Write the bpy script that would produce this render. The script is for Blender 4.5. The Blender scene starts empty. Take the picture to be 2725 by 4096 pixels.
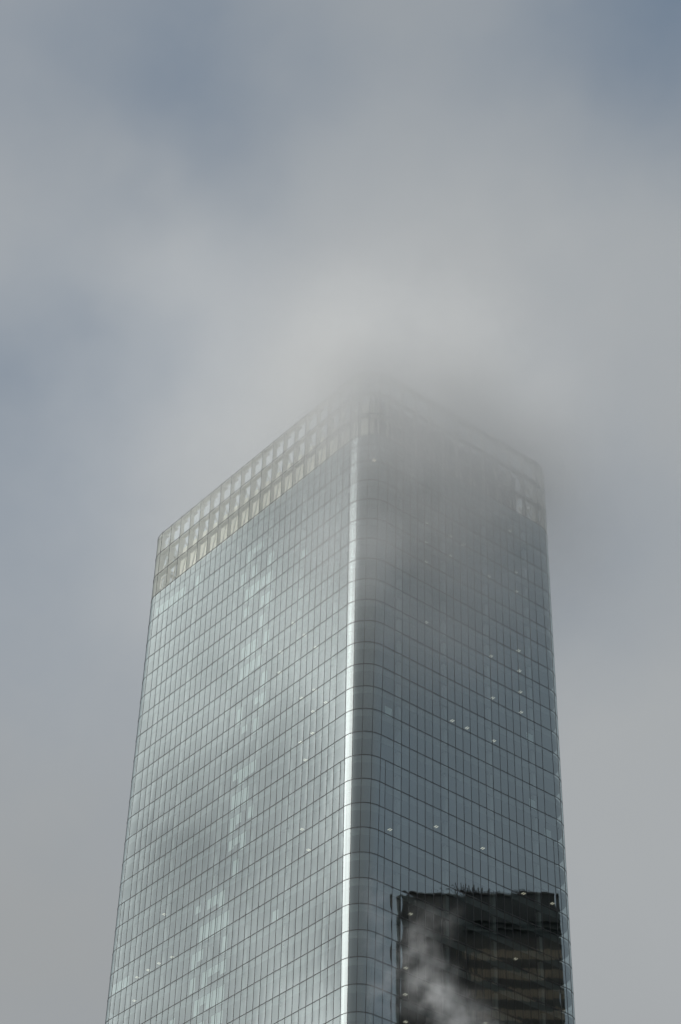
import bpy, math, random
from mathutils import Vector, Matrix
random.seed(7)
sc = bpy.context.scene
COL = sc.collection
Z0 = 232.81                     # height of the tower's top office floor line above the street

# ------------------------------------------------------------------ camera
cd = bpy.data.cameras.new('camera'); cam = bpy.data.objects.new('camera', cd); COL.objects.link(cam)
R_ = Vector((0.63279974, 0.77394021, 0.02410492)); U_ = Vector((0.48269693, -0.41862837, 0.76925546))
F_ = Vector((-0.60544873, 0.47514929, 0.63848648))
cam.matrix_world = Matrix(((R_.x, U_.x, -F_.x, 200.661), (R_.y, U_.y, -F_.y, -162.636),
                           (R_.z, U_.z, -F_.z, 1.70), (0, 0, 0, 1)))
cd.sensor_fit = 'HORIZONTAL'; cd.sensor_width = 24.0; cd.lens = 8388.01/2725*24.0
cd.clip_start = 0.5; cd.clip_end = 8000
sc.camera = cam

# ------------------------------------------------------------------ node helpers
def N(nt, kind, **kw):
    n = nt.nodes.new(kind)
    for k, v in kw.items(): setattr(n, k, v)
    return n
def math_(nt, op, a, b=None, c=None, clamp=False):
    n = nt.nodes.new('ShaderNodeMath'); n.operation = op; n.use_clamp = clamp
    for i, v in enumerate((a, b, c)):
        if v is None: continue
        if isinstance(v, (int, float)): n.inputs[i].default_value = v
        else: nt.links.new(v, n.inputs[i])
    return n.outputs[0]
def vmath(nt, op, a, b):
    n = nt.nodes.new('ShaderNodeVectorMath'); n.operation = op
    for i, v in enumerate((a, b)):
        if v is None: continue
        if isinstance(v, (tuple, list)): n.inputs[i].default_value = v
        else: nt.links.new(v, n.inputs[i])
    return n
def mixc(nt, f, a, b):
    n = nt.nodes.new('ShaderNodeMix'); n.data_type = 'RGBA'
    for i, v in ((0, f), (6, a), (7, b)):
        if isinstance(v, (int, float)): n.inputs[i].default_value = v
        elif isinstance(v, (tuple, list)): n.inputs[i].default_value = (*v, 1)
        else: nt.links.new(v, n.inputs[i])
    return n.outputs[2]

# ------------------------------------------------------------------ world: blue sky with thin cloud, brighter towards the sun
SUN_AZ = Vector((-0.375, -0.765, 0.50)).normalized()
sun_elev = math.asin(SUN_AZ.z); sun_az = math.atan2(SUN_AZ.x, SUN_AZ.y)
w = bpy.data.worlds.new('World'); sc.world = w; w.use_nodes = True
nt = w.node_tree; nt.nodes.clear()
out = N(nt, 'ShaderNodeOutputWorld'); bg = N(nt, 'ShaderNodeBackground'); bg.inputs[1].default_value = 0.1
nt.links.new(bg.outputs[0], out.inputs[0])
sky = N(nt, 'ShaderNodeTexSky', sky_type='NISHITA', sun_disc=False, sun_elevation=sun_elev, sun_rotation=sun_az,
        air_density=1.0, dust_density=1.5, ozone_density=1.5)
tc = N(nt, 'ShaderNodeTexCoord')
nrm = vmath(nt, 'NORMALIZE', tc.outputs['Generated'], None).outputs[0]
nz = N(nt, 'ShaderNodeTexNoise'); nz.inputs['Scale'].default_value = 6; nz.inputs['Detail'].default_value = 4
nz.inputs['Roughness'].default_value = 0.5
nt.links.new(nrm, nz.inputs['Vector'])
warp = vmath(nt, 'SUBTRACT', nz.outputs['Color'], (0.5, 0.5, 0.5)).outputs[0]
warp = vmath(nt, 'MULTIPLY', warp, (0.13, 0.13, 0.13)).outputs[0]
wd = vmath(nt, 'NORMALIZE', vmath(nt, 'ADD', nrm, warp).outputs[0], None).outputs[0]
def lobe(d, sig, amp, src):
    d = Vector(d).normalized()
    dt = vmath(nt, 'DOT_PRODUCT', src, tuple(d)).outputs['Value']
    k = 1/math.radians(sig)**2
    e = math_(nt, 'EXPONENT', math_(nt, 'MULTIPLY_ADD', dt, k, -k))
    return math_(nt, 'MULTIPLY', e, amp)
def total(items):
    s = items[0]
    for i in items[1:]: s = math_(nt, 'ADD', s, i)
    return s
# gaps in the cloud where the blue shows
gaps = [((-0.573, 0.255, 0.793), 3.2, 0.40), ((-0.3693, 0.4785, 0.7967), 3.0, 0.78), ((-0.4195, 0.4392, 0.7944), 3.0, 0.22), ((-0.5499, 0.3303, 0.7671), 2.4, 0.42),
        ((-0.5136, 0.3474, 0.7846), 3.2, 0.20), ((-0.6641, 0.3203, 0.6756), 2.0, 0.50), ((-0.706, 0.3721, 0.6025), 3.2, 0.36),
        ((-0.5235, 0.5666, 0.6364), 2.6, 0.32), ((-0.690, 0.36, 0.635), 3.2, 0.06)]
gap = total([lobe(d, s, a, wd) for d, s, a in gaps])
nz2 = N(nt, 'ShaderNodeTexNoise'); nz2.inputs['Scale'].default_value = 9; nz2.inputs['Detail'].default_value = 5
nz2.inputs['Roughness'].default_value = 0.55
nt.links.new(nrm, nz2.inputs['Vector'])
gap = math_(nt, 'ADD', gap, math_(nt, 'MULTIPLY_ADD', nz2.outputs['Fac'], 0.55, -0.25), clamp=True)
# how bright the cloud is
bright = total([lobe((-0.5307, 0.4422, 0.723), 5, -0.03, wd), lobe((-0.60, 0.38, 0.70), 5, 0.10, wd), lobe((-0.48, 0.51, 0.715), 5.5, 0.10, wd),
                lobe((-0.655, 0.39, 0.645), 5, 0.20, wd), lobe((-0.70, 0.38, 0.60), 5, 0.08, wd),
                lobe((-0.5864, 0.6381, 0.499), 6, 0.09, wd), lobe((-0.7631, 0.4196, 0.4914), 6, -0.07, wd)])
bright = math_(nt, 'ADD', bright, math_(nt, 'MULTIPLY_ADD', nz2.outputs['Fac'], 0.08, 0.89))
cloudc = mixc(nt, 1.0, (3.80, 3.97, 4.07), (3.80, 3.97, 4.07))
sc_ = vmath(nt, 'SCALE', cloudc, None); nt.links.new(bright, sc_.inputs['Scale'])
bluec = vmath(nt, 'ADD', vmath(nt, 'MULTIPLY', sky.outputs[0], (0.34, 0.34, 0.34)).outputs[0], (1.25, 1.6, 2.0)).outputs[0]
base = mixc(nt, gap, sc_.outputs[0], bluec)
# the glow of the veiled sun, an added bright patch higher up, and the darker side of the sky opposite it
nz3 = N(nt, 'ShaderNodeTexNoise'); nz3.inputs['Scale'].default_value = 7; nz3.inputs['Detail'].default_value = 4
nt.links.new(nrm, nz3.inputs['Vector'])
veil = math_(nt, 'MAXIMUM', math_(nt, 'MULTIPLY_ADD', nz3.outputs['Fac'], 2.6, -0.3), 0.1)
g1 = math_(nt, 'MULTIPLY', lobe((-0.53, -0.60, 0.50), 18, 15.5, nrm), veil)
g2 = lobe((-0.38, -0.655, 0.65), 6, 0.5, nrm)
g3 = lobe((-0.10, -0.54, 0.83), 7.5, 140.0, nrm)  # added patch of sky glow, away from the sun, to light cloud and crown
glow = total([g1, g2, g3])
gv = vmath(nt, 'SCALE', (0, 0, 0), None); gv.inputs[0].default_value = (1.0, 0.99, 0.95); nt.links.new(glow, gv.inputs['Scale'])
dark = lobe((0.75, 0.35, 0.5), 38, 0.05, nrm)
dk = math_(nt, 'SUBTRACT', 1.0, dark, clamp=True)
bs = vmath(nt, 'SCALE', base, None); nt.links.new(dk, bs.inputs['Scale'])
g4 = lobe((0.62, 0.46, 0.55), 30, 1.0, nrm)
bv = vmath(nt, 'SCALE', (0, 0, 0), None); bv.inputs[0].default_value = (0.45, 0.85, 1.3); nt.links.new(g4, bv.inputs['Scale'])
tot = vmath(nt, 'ADD', vmath(nt, 'ADD', bs.outputs[0], gv.outputs[0]).outputs[0], bv.outputs[0]).outputs[0]
nt.links.new(tot, bg.inputs[0])

sl = bpy.data.lights.new('sun', 'SUN'); sl.energy = 0.5; sl.angle = math.radians(34); sl.color = (1.0, 0.96, 0.9)
so = bpy.data.objects.new('sun', sl); COL.objects.link(so)
so.rotation_euler = (-SUN_AZ).to_track_quat('-Z', 'Y').to_euler()

sc.view_settings.view_transform = 'Standard'; sc.view_settings.look = 'None'
sc.view_settings.exposure = 0; sc.view_settings.gamma = 1; sc.view_settings.use_curve_mapping = False
cy = sc.cycles
cy.use_denoising = True; cy.max_bounces = 12; cy.diffuse_bounces = 3; cy.glossy_bounces = 4
cy.transmission_bounces = 2; cy.transparent_max_bounces = 24; cy.volume_bounces = 8
cy.volume_step_rate = 1.0; cy.volume_max_steps = 256; cy.sample_clamp_indirect = 6
cy.use_adaptive_sampling = True; cy.adaptive_threshold = 0.015

# ------------------------------------------------------------------ materials
def pmat(name, col, rough=0.6, metal=0.0, spec=0.5, noise=0.0, nscale=0.5):
    m = bpy.data.materials.new(name); m.use_nodes = True; t = m.node_tree
    b = t.nodes['Principled BSDF']
    b.inputs['Roughness'].default_value = rough; b.inputs['Metallic'].default_value = metal
    b.inputs['Specular IOR Level'].default_value = spec
    if noise:
        n = N(t, 'ShaderNodeTexNoise'); n.inputs['Scale'].default_value = nscale; n.inputs['Detail'].default_value = 5
        g = N(t, 'ShaderNodeNewGeometry'); t.links.new(g.outputs['Position'], n.inputs['Vector'])
        f = math_(t, 'MULTIPLY_ADD', n.outputs['Fac'], 2*noise, 1-noise)
        s = vmath(t, 'SCALE', (0, 0, 0), None); s.inputs[0].default_value = col; t.links.new(f, s.inputs['Scale'])
        t.links.new(s.outputs[0], b.inputs['Base Color'])
    else: b.inputs['Base Color'].default_value = (*col, 1)
    return m
def glassmat(name, tint, ior, refl=(0.92, 0.98, 0.96), lo=0.0):
    m = bpy.data.materials.new(name); m.use_nodes = True; t = m.node_tree; t.nodes.clear()
    o = N(t, 'ShaderNodeOutputMaterial'); mx = N(t, 'ShaderNodeMixShader'); fr = N(t, 'ShaderNodeLayerWeight'); fr.inputs['Blend'].default_value = 0.5
    fv = math_(t, 'MULTIPLY_ADD', math_(t, 'POWER', fr.outputs['Facing'], 4.5), 1.0-ior, ior)
    tr = N(t, 'ShaderNodeBsdfTransparent'); gl = N(t, 'ShaderNodeBsdfGlossy')
    gl.inputs['Roughness'].default_value = 0.02; gl.inputs['Color'].default_value = (*refl, 1)
    at = N(t, 'ShaderNodeAttribute', attribute_name='tone')          # each pane's own coating differs a little
    f = math_(t, 'MULTIPLY', fv, math_(t, 'MULTIPLY_ADD', at.outputs['Fac'], 0.06, 0.97))
    tr.inputs['Color'].default_value = (*tint, 1)
    t.links.new(f, mx.inputs[0]); t.links.new(tr.outputs[0], mx.inputs[1]); t.links.new(gl.outputs[0], mx.inputs[2])
    t.links.new(mx.outputs[0], o.inputs[0])
    return m
GLASS = glassmat('coated_glass', (0.60, 0.65, 0.645), 0.27, refl=(0.87, 0.975, 0.995))
CGLASS = glassmat('clear_screen_glass', (0.96, 0.98, 0.97), 0.05)
MULL = pmat('dark_aluminium', (0.035, 0.037, 0.038), 0.45, 0.0)
SLAB = pmat('pale_spandrel', (0.15, 0.175, 0.17), 0.7, noise=0.10, nscale=0.15)
CORE = pmat('interior_plaster', (0.12, 0.12, 0.12), 0.8, noise=0.15, nscale=0.1)
COLM = pmat('white_column', (0.27, 0.30, 0.29), 0.6)
BLIND = pmat('pale_green_shade', (0.62, 0.71, 0.68), 0.8)
STEEL = pmat('painted_steel', (0.58, 0.57, 0.53), 0.55, noise=0.08, nscale=0.8)
CREAM = pmat('cream_panel', (0.90, 0.88, 0.79), 0.7, noise=0.06, nscale=0.3)
def emat(name, col, s):
    m = bpy.data.materials.new(name); m.use_nodes = True; t = m.node_tree; b = t.nodes['Principled BSDF']
    b.inputs['Emission Color'].default_value = (*col, 1); b.inputs['Emission Strength'].default_value = s
    b.inputs['Base Color'].default_value = (0.8, 0.8, 0.8, 1)
    return m
LAMP = emat('lit_lamp', (1.0, 0.93, 0.72), 0.9)

# ------------------------------------------------------------------ mesh helper
class MB:
    def __init__(s, off=(0, 0, 0)): s.v = []; s.f = []; s.t = []; s.off = Vector(off); s.smooth = False
    def quad(s, a, b, c, d, tone=0.5):
        i = len(s.v); s.v += [a, b, c, d]; s.f.append((i, i+1, i+2, i+3)); s.t.append(tone)
    def grid(s, rows, tone=0.5):
        i = len(s.v); n = len(rows[0])
        for r in rows: s.v += r
        for j in range(len(rows)-1):
            for k in range(n-1):
                a = i+j*n+k; s.f.append((a, a+1, a+n+1, a+n)); s.t.append(tone)
    def loft(s, rings, cap=True):
        i = len(s.v); n = len(rings[0])
        for r in rings: s.v += r
        for j in range(len(rings)-1):
            for k in range(n):
                a = i+j*n+k; b = i+j*n+(k+1) % n
                s.f.append((a, b, b+n, a+n)); s.t.append(.5)
        if cap:
            s.f.append(tuple(range(i+n-1, i-1, -1))); s.f.append(tuple(range(i+(len(rings)-1)*n, i+len(rings)*n))); s.t += [.5, .5]
    def box(s, x0, x1, y0, y1, z0, z1):
        s.loft([[(x0, y0, z0), (x1, y0, z0), (x1, y1, z0), (x0, y1, z0)], [(x0, y0, z1), (x1, y0, z1), (x1, y1, z1), (x0, y1, z1)]])
    def obox(s, c, u, v, hu, hv, z0, z1):       # upright box on axes u, v
        P = lambda a, b, z: (c[0]+u[0]*a+v[0]*b, c[1]+u[1]*a+v[1]*b, z)
        s.loft([[P(-hu, -hv, z), P(hu, -hv, z), P(hu, hv, z), P(-hu, hv, z)] for z in (z0, z1)])
    def bar(s, a, b, r, n=4):
        a = Vector(a); b = Vector(b); d = (b-a).normalized()
        x = d.cross(Vector((0, 0, 1)) if abs(d.z) < .95 else Vector((1, 0, 0))).normalized(); y = d.cross(x)
        rr = [[tuple(p+(x*math.cos(2*math.pi*(k+.5)/n)+y*math.sin(2*math.pi*(k+.5)/n))*r) for k in range(n)] for p in (a, b)]
        s.loft(rr)
    def build(s, name, mat, parent=None, smooth=False):
        me = bpy.data.meshes.new(name)
        me.from_pydata([(x-s.off.x, y-s.off.y, z-s.off.z) for x, y, z in s.v], [], s.f)
        if mat in (GLASS, CGLASS):
            at = me.attributes.new('tone', 'FLOAT', 'FACE'); at.data.foreach_set('value', s.t)
        me.materials.append(mat)
        if smooth: me.polygons.foreach_set('use_smooth', [True]*len(me.polygons))
        me.update()
        o = bpy.data.objects.new(name, me); COL.objects.link(o)
        if parent: o.parent = parent
        else: o.location = s.off
        return o
def tag(o, label=None, cat=None, kind=None, group=None):
    if label: o['label'] = label
    if cat: o['category'] = cat
    if kind: o['kind'] = kind
    if group: o['group'] = group
    return o

# ------------------------------------------------------------------ ground
g = MB(); g.quad((-3000, -3000, 0), (3000, -3000, 0), (3000, 3000, 0), (-3000, 3000, 0))
tag(g.build('ground', pmat('asphalt', (0.16, 0.16, 0.155), 0.9, noise=0.3, nscale=0.05)), kind='structure')

# ------------------------------------------------------------------ the glass tower
H = 4.115; W = 1.55116; A0 = 6.27; L = 2*A0+34*W; D = 2*A0+20*W
NL = 56
OFF = Vector((-L/2, D/2, 0))
tower = bpy.data.objects.new('glass_tower', None); COL.objects.link(tower); tower.location = OFF
tag(tower, 'tall rounded-corner glass office tower whose open steel crown fades into the cloud', 'tower')
def zl(line): return Z0-line*H
def rad(z):
    line = (Z0-z)/H
    return max(3.0, min(5.2, 4.65-0.0572*(line+0.4)))
NORM = [(0, -1), (-1, 0), (0, 1), (1, 0)]
LEN = [L, D, L, D]; NK = [34, 20, 34, 20]
def side_xy(i, a):
    return [(-a, 0), (-L, a), (-L+a, D), (0, D-a)][i]
CORN = [(-L, 0), (-L, D), (0, D), (0, 0)]           # corner after each side
def st_xy(st, z):
    r = rad(z)
    if st[0] == 'F':
        a = st[2]
        if a == 's': a = r
        elif a == 'e': a = LEN[st[1]]-r
        return side_xy(st[1], a), NORM[st[1]]
    i = st[1]; th = st[2]*math.pi/2
    n0 = NORM[i]; n1 = NORM[(i+1) % 4]; c = CORN[i]
    cx = c[0]-r*(n0[0]+n1[0]); cyy = c[1]-r*(n0[1]+n1[1])
    n = (n0[0]*math.cos(th)+n1[0]*math.sin(th), n0[1]*math.cos(th)+n1[1]*math.sin(th))
    return (cx+r*n[0], cyy+r*n[1]), n
def stations(extra, crown=False):
    S = []
    for i in range(4):
        S.append(('F', i, 's'))
        if extra: S.append(('F', i, round(A0-W, 4)))
        ks = range(0, NK[i]+1) if not crown else [k for k in range(0, NK[i]+1) if (k % 2 == 1)]
        if crown and i in (1, 3): ks = [k for k in range(0, NK[i]+1) if k % 2 == 1]
        for k in ks: S.append(('F', i, round(A0+k*W, 4)))
        if extra: S.append(('F', i, round(A0+(NK[i]+1)*W, 4)))
        S.append(('F', i, 'e'))
        for q in (1, 2, 3): S.append(('C', i, q/4))
    return S
def lerp_st(s0, s1, t, z):
    (x0, y0), n0 = st_xy(s0, z); (x1, y1), n1 = st_xy(s1, z)
    c0 = s0[0] == 'C'; c1 = s1[0] == 'C'
    if c0 or c1 or (s0[0] == 'F' and s1[0] == 'F' and s0[1] != s1[1]):
        ci = s0[1] if c0 else (s1[1] if c1 else s0[1])
        q0 = s0[2] if c0 else 0.0
        q1 = s1[2] if c1 else 1.0
        return st_xy(('C', ci, q0+(q1-q0)*t), z)
    return (x0+(x1-x0)*t, y0+(y1-y0)*t), n0
def outp(p, n, o, z): return (p[0]+n[0]*o, p[1]+n[1]*o, z)

# --- window panes
camp = Vector((200.661, -162.636, 1.7))
def px(P):
    v = Vector(P)-camp; z = v.dot(F_)
    return (1362.5+8388.01*v.dot(R_)/z, 2048-8388.01*v.dot(U_)/z)
def pane(mb, s0, s1, z1, z0, fine):
    """one pane between two stations; heat-strengthened glass is never flat, so it bows and leans by a few mm"""
    tone = random.random()
    if not fine:
        cur = s0[0] == 'C' or s1[0] == 'C'
        nn = 4 if cur else 1
        for k in range(nn):
            (a, n) = lerp_st(s0, s1, k/nn, z1); (b, n2) = lerp_st(s0, s1, (k+1)/nn, z1)
            (c, _) = lerp_st(s0, s1, (k+1)/nn, z0); (d, _) = lerp_st(s0, s1, k/nn, z0)
            mb.quad(outp(a, n, 0, z1), outp(b, n2, 0, z1), outp(c, n2, 0, z0), outp(d, n, 0, z0), tone)
        return
    curved = s0[0] == 'C' or s1[0] == 'C'
    amp = random.gauss(0.0045, 0.0020) if not curved else 0.0006
    lx = random.gauss(0, 0.002); lz = random.gauss(0, 0.003)
    if curved: lx *= .3; lz *= .5
    nu, nv = (8 if curved else 6), 8
    ph = random.random()*6
    rows = []
    for j in range(nv+1):
        v = j/nv; z = z1+(z0-z1)*v; row = []
        for i in range(nu+1):
            u = i/nu
            p, n = lerp_st(s0, s1, u, z)
            o = amp*math.sin(math.pi*u)**.8*math.sin(math.pi*v)**.6+lx*(u-.5)+lz*(v-.5)+0.0004*math.sin(ph+7*v+3*u)
            row.append(outp(p, n, o, z))
        rows.append(row)
    mb.grid(rows, tone)
LINES = [-0.39, 0.093]+list(range(1, NL+1))
cells = []
for li in range(len(LINES)-1):
    extra = LINES[li] >= 15
    S = stations(extra)
    for k in range(len(S)):
        s0, s1 = S[k], S[(k+1) % len(S)]
        z1, z0 = zl(LINES[li]), zl(LINES[li+1])
        vis = (s0[1] in (0, 3) and s0[0] == 'F') or (s0[0] == 'C') or s1[1] in (0, 3)
        p, n = lerp_st(s0, s1, 0.5, (z0+z1)/2)
        P = Vector((p[0], p[1], (z0+z1)/2))
        facing = (camp-P).dot(Vector((n[0], n[1], 0))) > 0
        area = 0
        if facing:
            a, _ = st_xy(s0, z1); b, _ = st_xy(s1, z1); c, _ = st_xy(s1, z0)
            A_ = px((a[0], a[1], z1)); B_ = px((b[0], b[1], z1)); C_ = px((c[0], c[1], z0))
            area = abs((B_[0]-A_[0])*(C_[1]-B_[1])-(B_[1]-A_[1])*(C_[0]-B_[0]))
            cx_, cy_ = px(P)
            if not (20 < cx_ < 2700 and cy_ < 4060): area = 0
        cells.append((area, s0, s1, z1, z0, facing and LINES[li] < 29))
cells.sort(key=lambda c: -c[0])
for c in cells[:100]:
    mb = MB(OFF); pane(mb, *c[1:]); mb.build('window', GLASS, tower, smooth=True)
mb = MB(OFF)
for c in cells[100:]: pane(mb, *c[1:])
tag(mb.build('window', GLASS, tower, smooth=True), kind='stuff')

# --- vertical mullions (one part each on the two faces in view, the rest of the tower's as one)
def mull(mb, st, ztop, zbot, wd=0.072, pr=0.025):
    rings = []
    zs = [ztop]
    z = ztop
    while z-4*H > zbot: z -= 4*H; zs.append(z)
    zs.append(zbot)
    for z in zs:
        (x, y), n = st_xy(st, z); t = (-n[1], n[0])
        rings.append([(x+n[0]*a+t[0]*b, y+n[1]*a+t[1]*b, z) for a, b in ((-.05, -wd/2), (pr, -wd/2), (pr, wd/2), (-.05, wd/2))])
    mb.loft(rings)
rest = MB(OFF); shown = 0
S_all = [(s, False) for s in stations(False)]+[(('F', i, a), True) for i in range(4) for a in (round(A0-W, 4), round(A0+(NK[i]+1)*W, 4))]
for s, ex in S_all:
    ztop = zl(15) if ex else zl(-0.39)
    (x, y), n = st_xy(s, zl(18))
    vis = (camp-Vector((x, y, zl(18)))).dot(Vector((n[0], n[1], 0))) > 0
    if vis and shown < 98:
        mb = MB(OFF); mull(mb, s, ztop, 0.2); mb.build('mullion', MULL, tower); shown += 1
    else: mull(rest, s, ztop, 0.2)
tag(rest.build('mullion', MULL, tower), kind='stuff')
# --- horizontal transoms, one ring per floor
def ring(z, off, extra=False):
    pts = []
    for i in range(4):
        for st in (('F', i, 's'), ('F', i, 'e')):
            p, n = st_xy(st, z); pts.append((p[0]+n[0]*off, p[1]+n[1]*off))
        for q in range(1, 12):
            p, n = st_xy(('C', i, q/12), z); pts.append((p[0]+n[0]*off, p[1]+n[1]*off))
    return pts
def band(mb, z1, z0, o_out, o_in):
    A = [(*p, z1) for p in ring(z1, o_out)]; B = [(*p, z0) for p in ring(z0, o_out)]
    C = [(*p, z0) for p in ring(z0, o_in)]; E_ = [(*p, z1) for p in ring(z1, o_in)]
    n = len(A)
    for k in range(n):
        m = (k+1) % n
        mb.quad(A[k], B[k], B[m], A[m]); mb.quad(B[k], C[k], C[m], B[m]); mb.quad(E_[k], A[k], A[m], E_[m]); mb.quad(C[k], E_[k], E_[m], C[m])
for ln in LINES:
    hh = 0.045 if ln != 0.093 else 0.02
    mb = MB(OFF); band(mb, zl(ln)+hh, zl(ln)-hh, 0.035 if ln != 0.093 else 0.02, -0.05)
    mb.build('transom', MULL, tower)
# --- floor slabs with their ceilings
for ln in [0.093]+list(range(1, NL+1)):
    z1 = zl(ln)-0.07; z0 = zl(ln)-1.12
    if z0 < 0: continue
    mb = MB(OFF); mb.loft([[(*p, z) for p in ring(z, -0.28)] for z in (z0, z1)]); mb.build('floor_slab', SLAB, tower)
mb = MB(OFF); band(mb, zl(-0.39)-.06, zl(0.093)+.04, -0.2, -0.4); mb.build('parapet', SLAB, tower)
# --- service core and columns
mb = MB(OFF); mb.box(-L+11, -11, 10, D-10, 0, zl(0.2)); mb.build('service_core', CORE, tower)
def column(x, y):
    m = MB(OFF); m.obox((x, y), (1, 0), (0, 1), 0.30, 0.30, 0.1, zl(0.2)); m.build('column', COLM, tower)
for kk in (0.55, 6.57, 12.55, 18.6, 26.55, 32.4): column(-(A0+W*kk+1.26*0.9), 0.95)
for kk in (0.57, 6.6, 12.57, 18.6): column(-0.95, A0+W*kk+0.95*0.79)
for kk in (2, 8, 14, 20, 26, 32): column(-(A0+W*kk), D-1.2)
for kk in (2, 8, 14): column(-L+1.2, A0+W*kk)
# --- drawn shades behind the glass
def shade(side, k, line, t0, t1):
    """t0, t1: top and bottom as a share of the clear height under the ceiling"""
    zc = zl(line)-1.13; hh = H-1.20
    m = MB(OFF); a0 = A0+k*W+0.10; a1 = A0+(k+1)*W-0.10
    z1 = zc-t0*hh; z0 = zc-t1*hh
    if side == 'L': m.box(-a1, -a0, 0.34, 0.36, z0, z1)
    else: m.box(-0.36, -0.34, a0, a1, z0, z1)
    return m.build('window_blind', BLIND, tower)
rb = random.Random(3)
nb = 0
plan = []
for line in range(0, 25):
    if line == 0: ks = [34, 33, 32, 31, 30, 29, 26]
    elif line <= 4: ks = range(12, 18)
    elif line <= 10: ks = range(12, 17)
    elif line <= 16: ks = [13, 14, 15, 16]
    else: ks = [16, 17, 18, 19, 20, 21]
    for k in ks:
        if line == 0: pr = 1.0
        elif line in (5, 8, 11, 16): pr = 0.3
        elif line >= 17: pr = 0.86
        else: pr = 0.62
        if rb.random() < pr:
            full = rb.random()
            t1 = 1.0 if full < .5 else rb.choice((.45, .6, .72, .85))
            plan.append(('L', k, line, 0.0, t1))
for side, k, line in (('L', 8, 19), ('L', 33, 18), ('L', 34, 18), ('L', 35, 18), ('R', -1, 12), ('R', 20, 14), ('R', 18, 10), ('R', 18, 13), ('L', 6, 3), ('L', 24, 21)):
    plan.append((side, k, line, 0.45, 1.0) if side == 'R' else (side, k, line, 0.3, 0.9))
for q in plan[:100]: shade(*q)
# --- lit ceiling lamps
LP = [(-21.2, 2.3, 6), (-18.1, 2.4, 7), (-24.3, 2.4, 7), (-15.0, 2.4, 8), (-24.3, 2.4, 8), (0.4, 1.2, 1), (-1.8, 6.5, 0), (-1.7, 11.2, 0), (-2.5, 15.0, 2), (-2.5, 20.4, 2), (-2.7, 23.5, 2), (-2.6, 15.0, 3), (-2.6, 20.4, 3), (-2.6, 15.0, 4), (-1.8, 33.6, 0), (-2.5, 29.0, 3), (-2.5, 35.3, 2), (-2.5, 35.3, 3), (-2.5, 15.0, 7), (-2.5, 35.3, 6), (-2.5, 29.0, 7), (-2.5, 35.3, 7), (-2.6, 35.4, 8), (-2.5, 29.1, 9), (-2.5, 35.3, 9), (-2.6, 20.4, 11), (-2.6, 23.5, 11), (-2.5, 29.1, 11), (-2.6, 16.9, 16), (-2.6, 26.3, 16), (-3.3, 35.2, 17), (-2.6, 40.6, 17), (-2.6, 7.9, 17), (-2.6, 11.9, 20), (-2.5, 32.3, 20), (-3.4, 11.8, 22), (-3.4, 11.7, 23), (-3.4, 11.8, 24), (-2.5, 25.9, 23), (-15.0, 2.5, 10), (-18.1, 2.4, 10), (-11.8, 2.4, 11), (-15.0, 2.4, 11), (-14.9, 2.4, 12), (-18.1, 2.6, 12), (-16.5, 2.4, 13), (-16.5, 2.3, 16), (-15.0, 2.6, 17), (-51.6, 2.0, 16), (-49.3, 2.7, 18), (-52.4, 2.4, 18), (-55.4, 2.4, 18), (-58.6, 2.5, 18), (-58.6, 2.4, 19)]
for x, y, j in LP:
    z = zl(j if j else 0.093)-1.16
    m = MB(OFF)
    right = x > -5
    for q in (-0.17, 0.17):
        if right: m.box(x-0.29, x+0.29, y+q-0.06, y+q+0.06, z, z+0.035)
        else: m.box(x-0.06+q, x+0.06+q, y-0.29, y+0.29, z, z+0.035)
    m.build('ceiling_lamp', LAMP, tower)

# --- the open steel crown
T = [Z0+1.60, Z0+6.45, Z0+11.45, Z0+16.1]
SC = stations(False, crown=True)
nshown = 0
farside = MB(OFF); ffin = MB(OFF)
def fin_profile():
    """(height, inward depth) up the post: slim below, with rounded knees at the tiers above"""
    P = [(T[0]+.05, .66), (T[1], .66), (T[1]+.1, .8), (T[1]+2.3, .95), (T[2]-1.4, 1.15), (T[2]-.1, 1.3)]
    P += [(T[2]+.05, 1.25), (T[2]+.45, 1.1), (T[2]+1.0, .9), (T[2]+1.6, .75), (T[3]-1.6, .75), (T[3]-1.1, .85), (T[3]-.75, 1.05), (T[3]-.45, 1.35), (T[3]+.02, 1.5)]
    return P
for s in SC:
    (x, y), n = st_xy(s, T[1])
    vis = (camp-Vector((x, y, T[1]))).dot(Vector((n[0], n[1], 0))) > 0
    m = MB(OFF)
    rings = []
    for z, dp in fin_profile():
        (x, y), n = st_xy(s, z); t = (-n[1], n[0])
        rings.append([(x+n[0]*a+t[0]*b, y+n[1]*a+t[1]*b, z) for a, b in ((-dp, -.11), (-.04, -.11), (-.04, .11), (-dp, .11))])
    m.loft(rings); post = m.build('crown_post', STEEL, tower)
    m = MB(OFF); mull(m, s, T[3]+.35, T[0]-.02, 0.07, 0.03); m.build('post_cap', MULL, post)
for k, z in enumerate(T):
    m = MB(OFF); band(m, z+.05, z-.05, .045, -.02); m.build('crown_rail', MULL, tower)
    if k:
        m = MB(OFF); band(m, z-.02, z-.20, -.10, -.85); m.build('crown_beam', STEEL, tower)
for q in range(4):
    m = MB(OFF); band(m, T[3]-.02-q*.24, T[3]-.10-q*.24, -.25-.10*q, -.33-.10*q); m.build('crown_louver', STEEL, tower)
m = MB(OFF); band(m, T[3]+.42, T[3]+.36, -.5, -.56); m.build('handrail', STEEL, tower)
# screen glass, one pane strip per bay
for k in range(len(SC)):
    s0, s1 = SC[k], SC[(k+1) % len(SC)]
    m = MB(OFF)
    for j in range(3): pane(m, s0, s1, T[j+1], T[j], False)
    m.build('screen_glass', CGLASS, tower)
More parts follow.
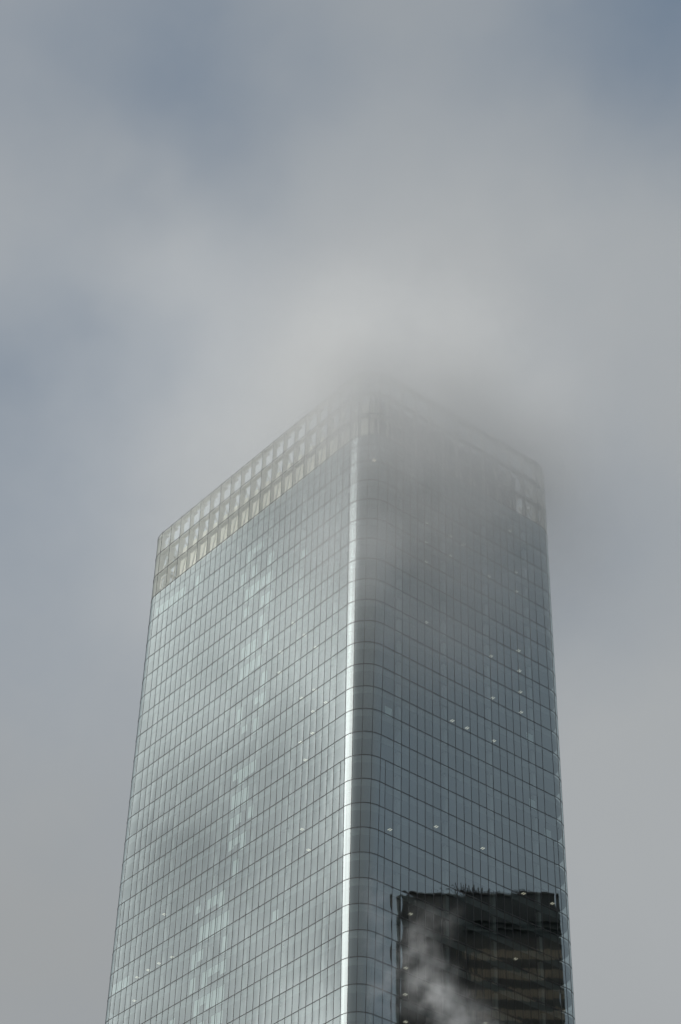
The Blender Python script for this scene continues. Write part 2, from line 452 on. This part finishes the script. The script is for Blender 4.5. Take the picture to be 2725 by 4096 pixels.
# roof deck, cream plant room and its inclined inner frame
m = MB(OFF); m.loft([[(*p, z) for p in ring(z, -0.45)] for z in (T[0]-.5, T[0]-.1)]); m.build('roof_deck', SLAB, tower)
X0, X1, Y0, Y1 = -L+7.6, -3.0, 2.7, D-7.2
m = MB(OFF); m.box(X0, X1, Y0, Y1, T[0]-.1, T[1]+4.6); pr_ = m.build('plant_room', CREAM, tower)
m = MB(OFF)
x = X0
while x < X1-2: 
    m.box(x+0.1, x+1.75, Y0-.02, Y0+.5, T[1]+4.6, T[1]+5.2); x += 2*W
y = Y0
while y < Y1-2:
    m.box(X1-.5, X1+.02, y+.1, y+1.75, T[1]+4.6, T[1]+5.2); y += 2*W
m.build('parapet_block', CREAM, pr_)
GREY = pmat('added_dark_grey', (0.10, 0.105, 0.11), 0.6, noise=0.1, nscale=0.4)
m = MB(OFF); m.box(X1+.03, X1+.15, Y0+1.2, Y1, T[0]-.09, T[2]+1.2); m.build('added_dark_sheet', GREY, pr_)  # dark sheet added inside the east crown, standing in for its dark glass reflections
m = MB(OFF); m.box(X0+3, X1-3, Y0+3.2, Y1-3, T[1]+4.6, T[2]+1.6); m.build('cooling_tower', STEEL, tower)
for s in SC:
    if s[0] == 'C': continue
    (x, y), n = st_xy(s, T[1]); t = (-n[1], n[0])
    m = MB(OFF)
    def q(a, b, z): return (x-n[0]*a+t[0]*b, y-n[1]*a+t[1]*b, z)
    m.bar(q(1.5, -.9, T[0]), q(2.6, -.9, T[2]-.3), .13)
    m.bar(q(2.6, -.9, T[2]-.3), q(.9, -.1, T[2]-.05), .10)
    m.bar(q(.8, -.1, T[1]+1.6), q(2.2, -1.2, T[1]+2.2), .05)
    m.build('inner_strut', STEEL, tower)
# trusses and ladders at the two open ends
for (cx_, cy_, ux, uy) in ((-L+3.2, 1.4, 1, 0), (-L+1.4, 4.0, 0, 1), (-1.4, D-3.4, 0, -1), (-3.6, D-1.4, -1, 0)):
    m = MB(OFF)
    for j in range(3):
        a, b = T[j]+.1, T[j+1]-.1
        P = lambda d, z: (cx_+ux*d, cy_+uy*d, z)
        m.bar(P(0, a), P(3.4, b), .12); m.bar(P(0, b), P(3.4, b), .10)
        m.bar(P(0, a), P(0, b), .12); m.bar(P(3.4, a), P(3.4, b), .12)
        for r in range(5): m.bar(P(1.0, a+r*.85), P(1.9, a+r*.85), .03)
        m.bar(P(1.0, a), P(1.0, b), .035); m.bar(P(1.9, a), P(1.9, b), .035)
    m.build('crown_truss', STEEL, tower)

# ------------------------------------------------------------------ the dark block across the street, mirrored in the right-hand face
A = Vector((62.7, 60.3, 0)); B = Vector((42.2, 82.4, 0)); u = (B-A).normalized(); nv_ = Vector((-u.y, u.x, 0))
if nv_.x > 0: nv_ = -nv_
LB = (B-A).length; HT = 195.8; DP = 26.0
off2 = (A+B)/2-nv_*DP/2
off2 = Vector((off2.x, off2.y, 0))
blk = bpy.data.objects.new('office_block', None); COL.objects.link(blk); blk.location = off2
tag(blk, 'dark brown office block mirrored in the right-hand glass face, masts on its roof', 'building')
WALL2 = pmat('dark_bronze_wall', (0.040, 0.034, 0.029), 0.7, noise=0.25, nscale=0.12)
TOP2 = pmat('black_louvre', (0.018, 0.019, 0.02), 0.6)
WIN2 = pmat('bronze_window', (0.26, 0.21, 0.16), 0.12, noise=0.30, nscale=0.5)
def P2(a, o, z): p = A+u*a+nv_*o; return (p.x, p.y, z)
def slab2(m, a0, a1, o0, o1, z0, z1):
    m.loft([[P2(a0, o0, z), P2(a1, o0, z), P2(a1, o1, z), P2(a0, o1, z)] for z in (z0, z1)])
m = MB(off2); slab2(m, 0, LB, -DP, 0, 0, HT-9.2); slab2(m, 0, 8.6, -DP, 0, HT-9.2, HT-.3); m.build('wall', WALL2, blk)
m = MB(off2); slab2(m, 8.61, LB, -DP, 0.01, HT-9.19, HT-.3); m.build('roof_storey', TOP2, blk)
m = MB(off2); slab2(m, -.1, LB+.1, -DP-.1, .25, HT-.29, HT+.15); m.build('cornice', WALL2, blk)
m = MB(off2); slab2(m, 12.2, LB, 0.02, 0.6, HT-6.2, HT-5.6); slab2(m, 12.2, LB, 0.02, 0.5, HT-7.6, HT-7.1); m.build('ledge', TOP2, blk)
m = MB(off2)
for k in range(9): slab2(m, .5+k*1.35, .8+k*1.35, .02, .45, 4, HT-2.0)
m.build('pilaster', TOP2, blk)
nw = 0; low = MB(off2)
z = HT-13.4
while z > 6:
    a = 13.6
    while a < LB-.9:
        if nw < 96:
            m = MB(off2); slab2(m, a, a+1.36, .02, .06, z, z+1.9); m.build('window', WIN2, blk); nw += 1
        else: slab2(low, a, a+1.36, .02, .06, z, z+1.9)
        a += 1.5
    slab2(low, 12.0, 12.35, .02, .06, z, z+1.9)
    z -= 3.95
tag(low.build('window', WIN2, blk), kind='stuff')
m = MB(off2); m.bar(P2(7.6, -2, HT), P2(7.6, -2, HT+2.2), .12)
for k in range(8):
    a0 = math.radians(100-k*20); a1 = math.radians(100-(k+1)*20)
    m.bar(P2(9.2+1.6*math.cos(a0), -2, HT+.9+1.6*math.sin(a0)), P2(9.2+1.6*math.cos(a1), -2, HT+.9+1.6*math.sin(a1)), .12)
m.build('dish_frame', TOP2, blk)
for a, hh in ((11.6, 3.2), (12.5, 2.1), (13.3, 2.8), (14.1, 1.6), (15.2, 2.3), (16.6, 1.2), (18.2, 1.7), (20.3, 1.0)):
    m = MB(off2); m.bar(P2(a, -1.5, HT), P2(a, -1.5, HT+hh), .13)
    slab2(m, a-.28, a+.28, -1.7, -1.2, HT+hh*.55, HT+hh*.9); m.build('mast', TOP2, blk)
m = MB(off2)
m.bar(P2(11, -1, HT+1.1), P2(24, -1, HT+1.1), .06)
for k in range(10): m.bar(P2(11+k*1.4, -1, HT), P2(11+k*1.4, -1, HT+1.1), .05)
m.build('railing', TOP2, blk)

# ------------------------------------------------------------------ cloud round the tower's head and the steam plume
def volume(name, lo, hi, blobs, nscale, namp, dens, label, cat, base_fn=None, thr=0.35, detail=3, aniso=0.0, stretch=(1, 1, 1), color=(0.94, 0.943, 0.945)):
    c = Vector(((lo[0]+hi[0])/2, (lo[1]+hi[1])/2, (lo[2]+hi[2])/2))
    m = MB(c); m.box(lo[0], hi[0], lo[1], hi[1], lo[2], hi[2])
    mt = bpy.data.materials.new(name); mt.use_nodes = True; t = mt.node_tree; t.nodes.clear()
    o = N(t, 'ShaderNodeOutputMaterial'); pv = N(t, 'ShaderNodeVolumePrincipled')
    pv.inputs['Color'].default_value = (*color, 1); pv.inputs['Anisotropy'].default_value = aniso
    t.links.new(pv.outputs[0], o.inputs['Volume'])
    g = N(t, 'ShaderNodeNewGeometry'); pos = g.outputs['Position']
    n = N(t, 'ShaderNodeTexNoise'); n.inputs['Scale'].default_value = nscale; n.inputs['Detail'].default_value = detail
    n.inputs['Roughness'].default_value = 0.55
    t.links.new(vmath(t, 'MULTIPLY', pos, stretch).outputs[0], n.inputs['Vector'])
    tot = None
    for (p, r, a) in blobs:
        d = vmath(t, 'SUBTRACT', pos, p).outputs[0]
        rr = r if isinstance(r, (tuple, list)) else (r, r, r)
        d = vmath(t, 'MULTIPLY', d, (1/rr[0], 1/rr[1], 1/rr[2])).outputs[0]
        d2 = vmath(t, 'DOT_PRODUCT', d, d).outputs['Value']
        e = math_(t, 'MULTIPLY', math_(t, 'EXPONENT', math_(t, 'MULTIPLY', d2, -1.0)), a)
        tot = e if tot is None else math_(t, 'ADD', tot, e)
    # blob strength plus noise, cut off below a threshold so that the edge breaks into wisps
    f = math_(t, 'MULTIPLY_ADD', n.outputs['Fac'], 2*namp, -namp)
    f = math_(t, 'MULTIPLY', tot, math_(t, 'MAXIMUM', math_(t, 'ADD', f, 1.0), 0.0))
    f = math_(t, 'MAXIMUM', math_(t, 'SUBTRACT', f, thr), 0.0)
    # fade to nothing at the box's own faces
    sx = N(t, 'ShaderNodeSeparateXYZ'); t.links.new(pos, sx.inputs[0])
    for i in range(3):
        hlf = (hi[i]-lo[i])/2; fd = hlf*.25
        q_ = math_(t, 'ABSOLUTE', math_(t, 'SUBTRACT', sx.outputs[i], c[i]))
        q_ = math_(t, 'DIVIDE', math_(t, 'SUBTRACT', hlf, q_), fd, clamp=True)
        f = math_(t, 'MULTIPLY', f, q_)
    t.links.new(math_(t, 'MULTIPLY', f, dens), pv.inputs['Density'])
    ob = m.build(name, mt)
    tag(ob, label, cat, kind='stuff')
    return ob
volume('cloud', (-85, -50, 165), (55, 85, 290),
       [((8.0, -6.3, 234), 13, .105), ((7.8, 6.0, 237.0), 13, .065), ((7.6, 19.7, 239), 13, .032), ((7.5, 29, 239), 13, .025), ((4.0, 36, 240), 11, .010),
        ((7.7, 30.0, 222.0), 13, .008), ((-21.7, -6.1, 239.9), 13, .0118), ((-37.2, -5.9, 242.1), 13, .0095), ((7.8, 21.9, 219.3), 15, .010),
        ((8.4, -3.5, 203.6), 15, .016), ((8.3, 9.0, 198.2), 15, .006), ((2.2, -6.8, 198.0), 15, .0025), ((0, 15, 254), (40, 36, 16), .004)],
       0.06, 2.1, 1.08, 'pale grey cloud drifting over the top of the glass tower', 'cloud', thr=0.0, detail=4)
volume('steam_plume', (2, -14, 100), (16, 30, 160),
       [((8, 7.3, 131.8), (3, 2.4, 2.8), 3.2), ((8, 11.5, 129.4), (3, 3.0, 2.6), 2.8), ((8, 16, 126), (3, 4, 3), 2.4), ((8, 4.2, 137), (3, 2.0, 4.5), 1.5),
        ((8, 8.6, 142.5), (3, 1.8, 3), .9), ((8, 0.2, 130), (4, 3, 5), .65), ((8, -3.3, 140), (3, 2.4, 8), .42)],
       0.40, 5.0, 0.046, 'pale wisps of steam rising past the lower right of the glass tower', 'steam', thr=0.15, detail=6)
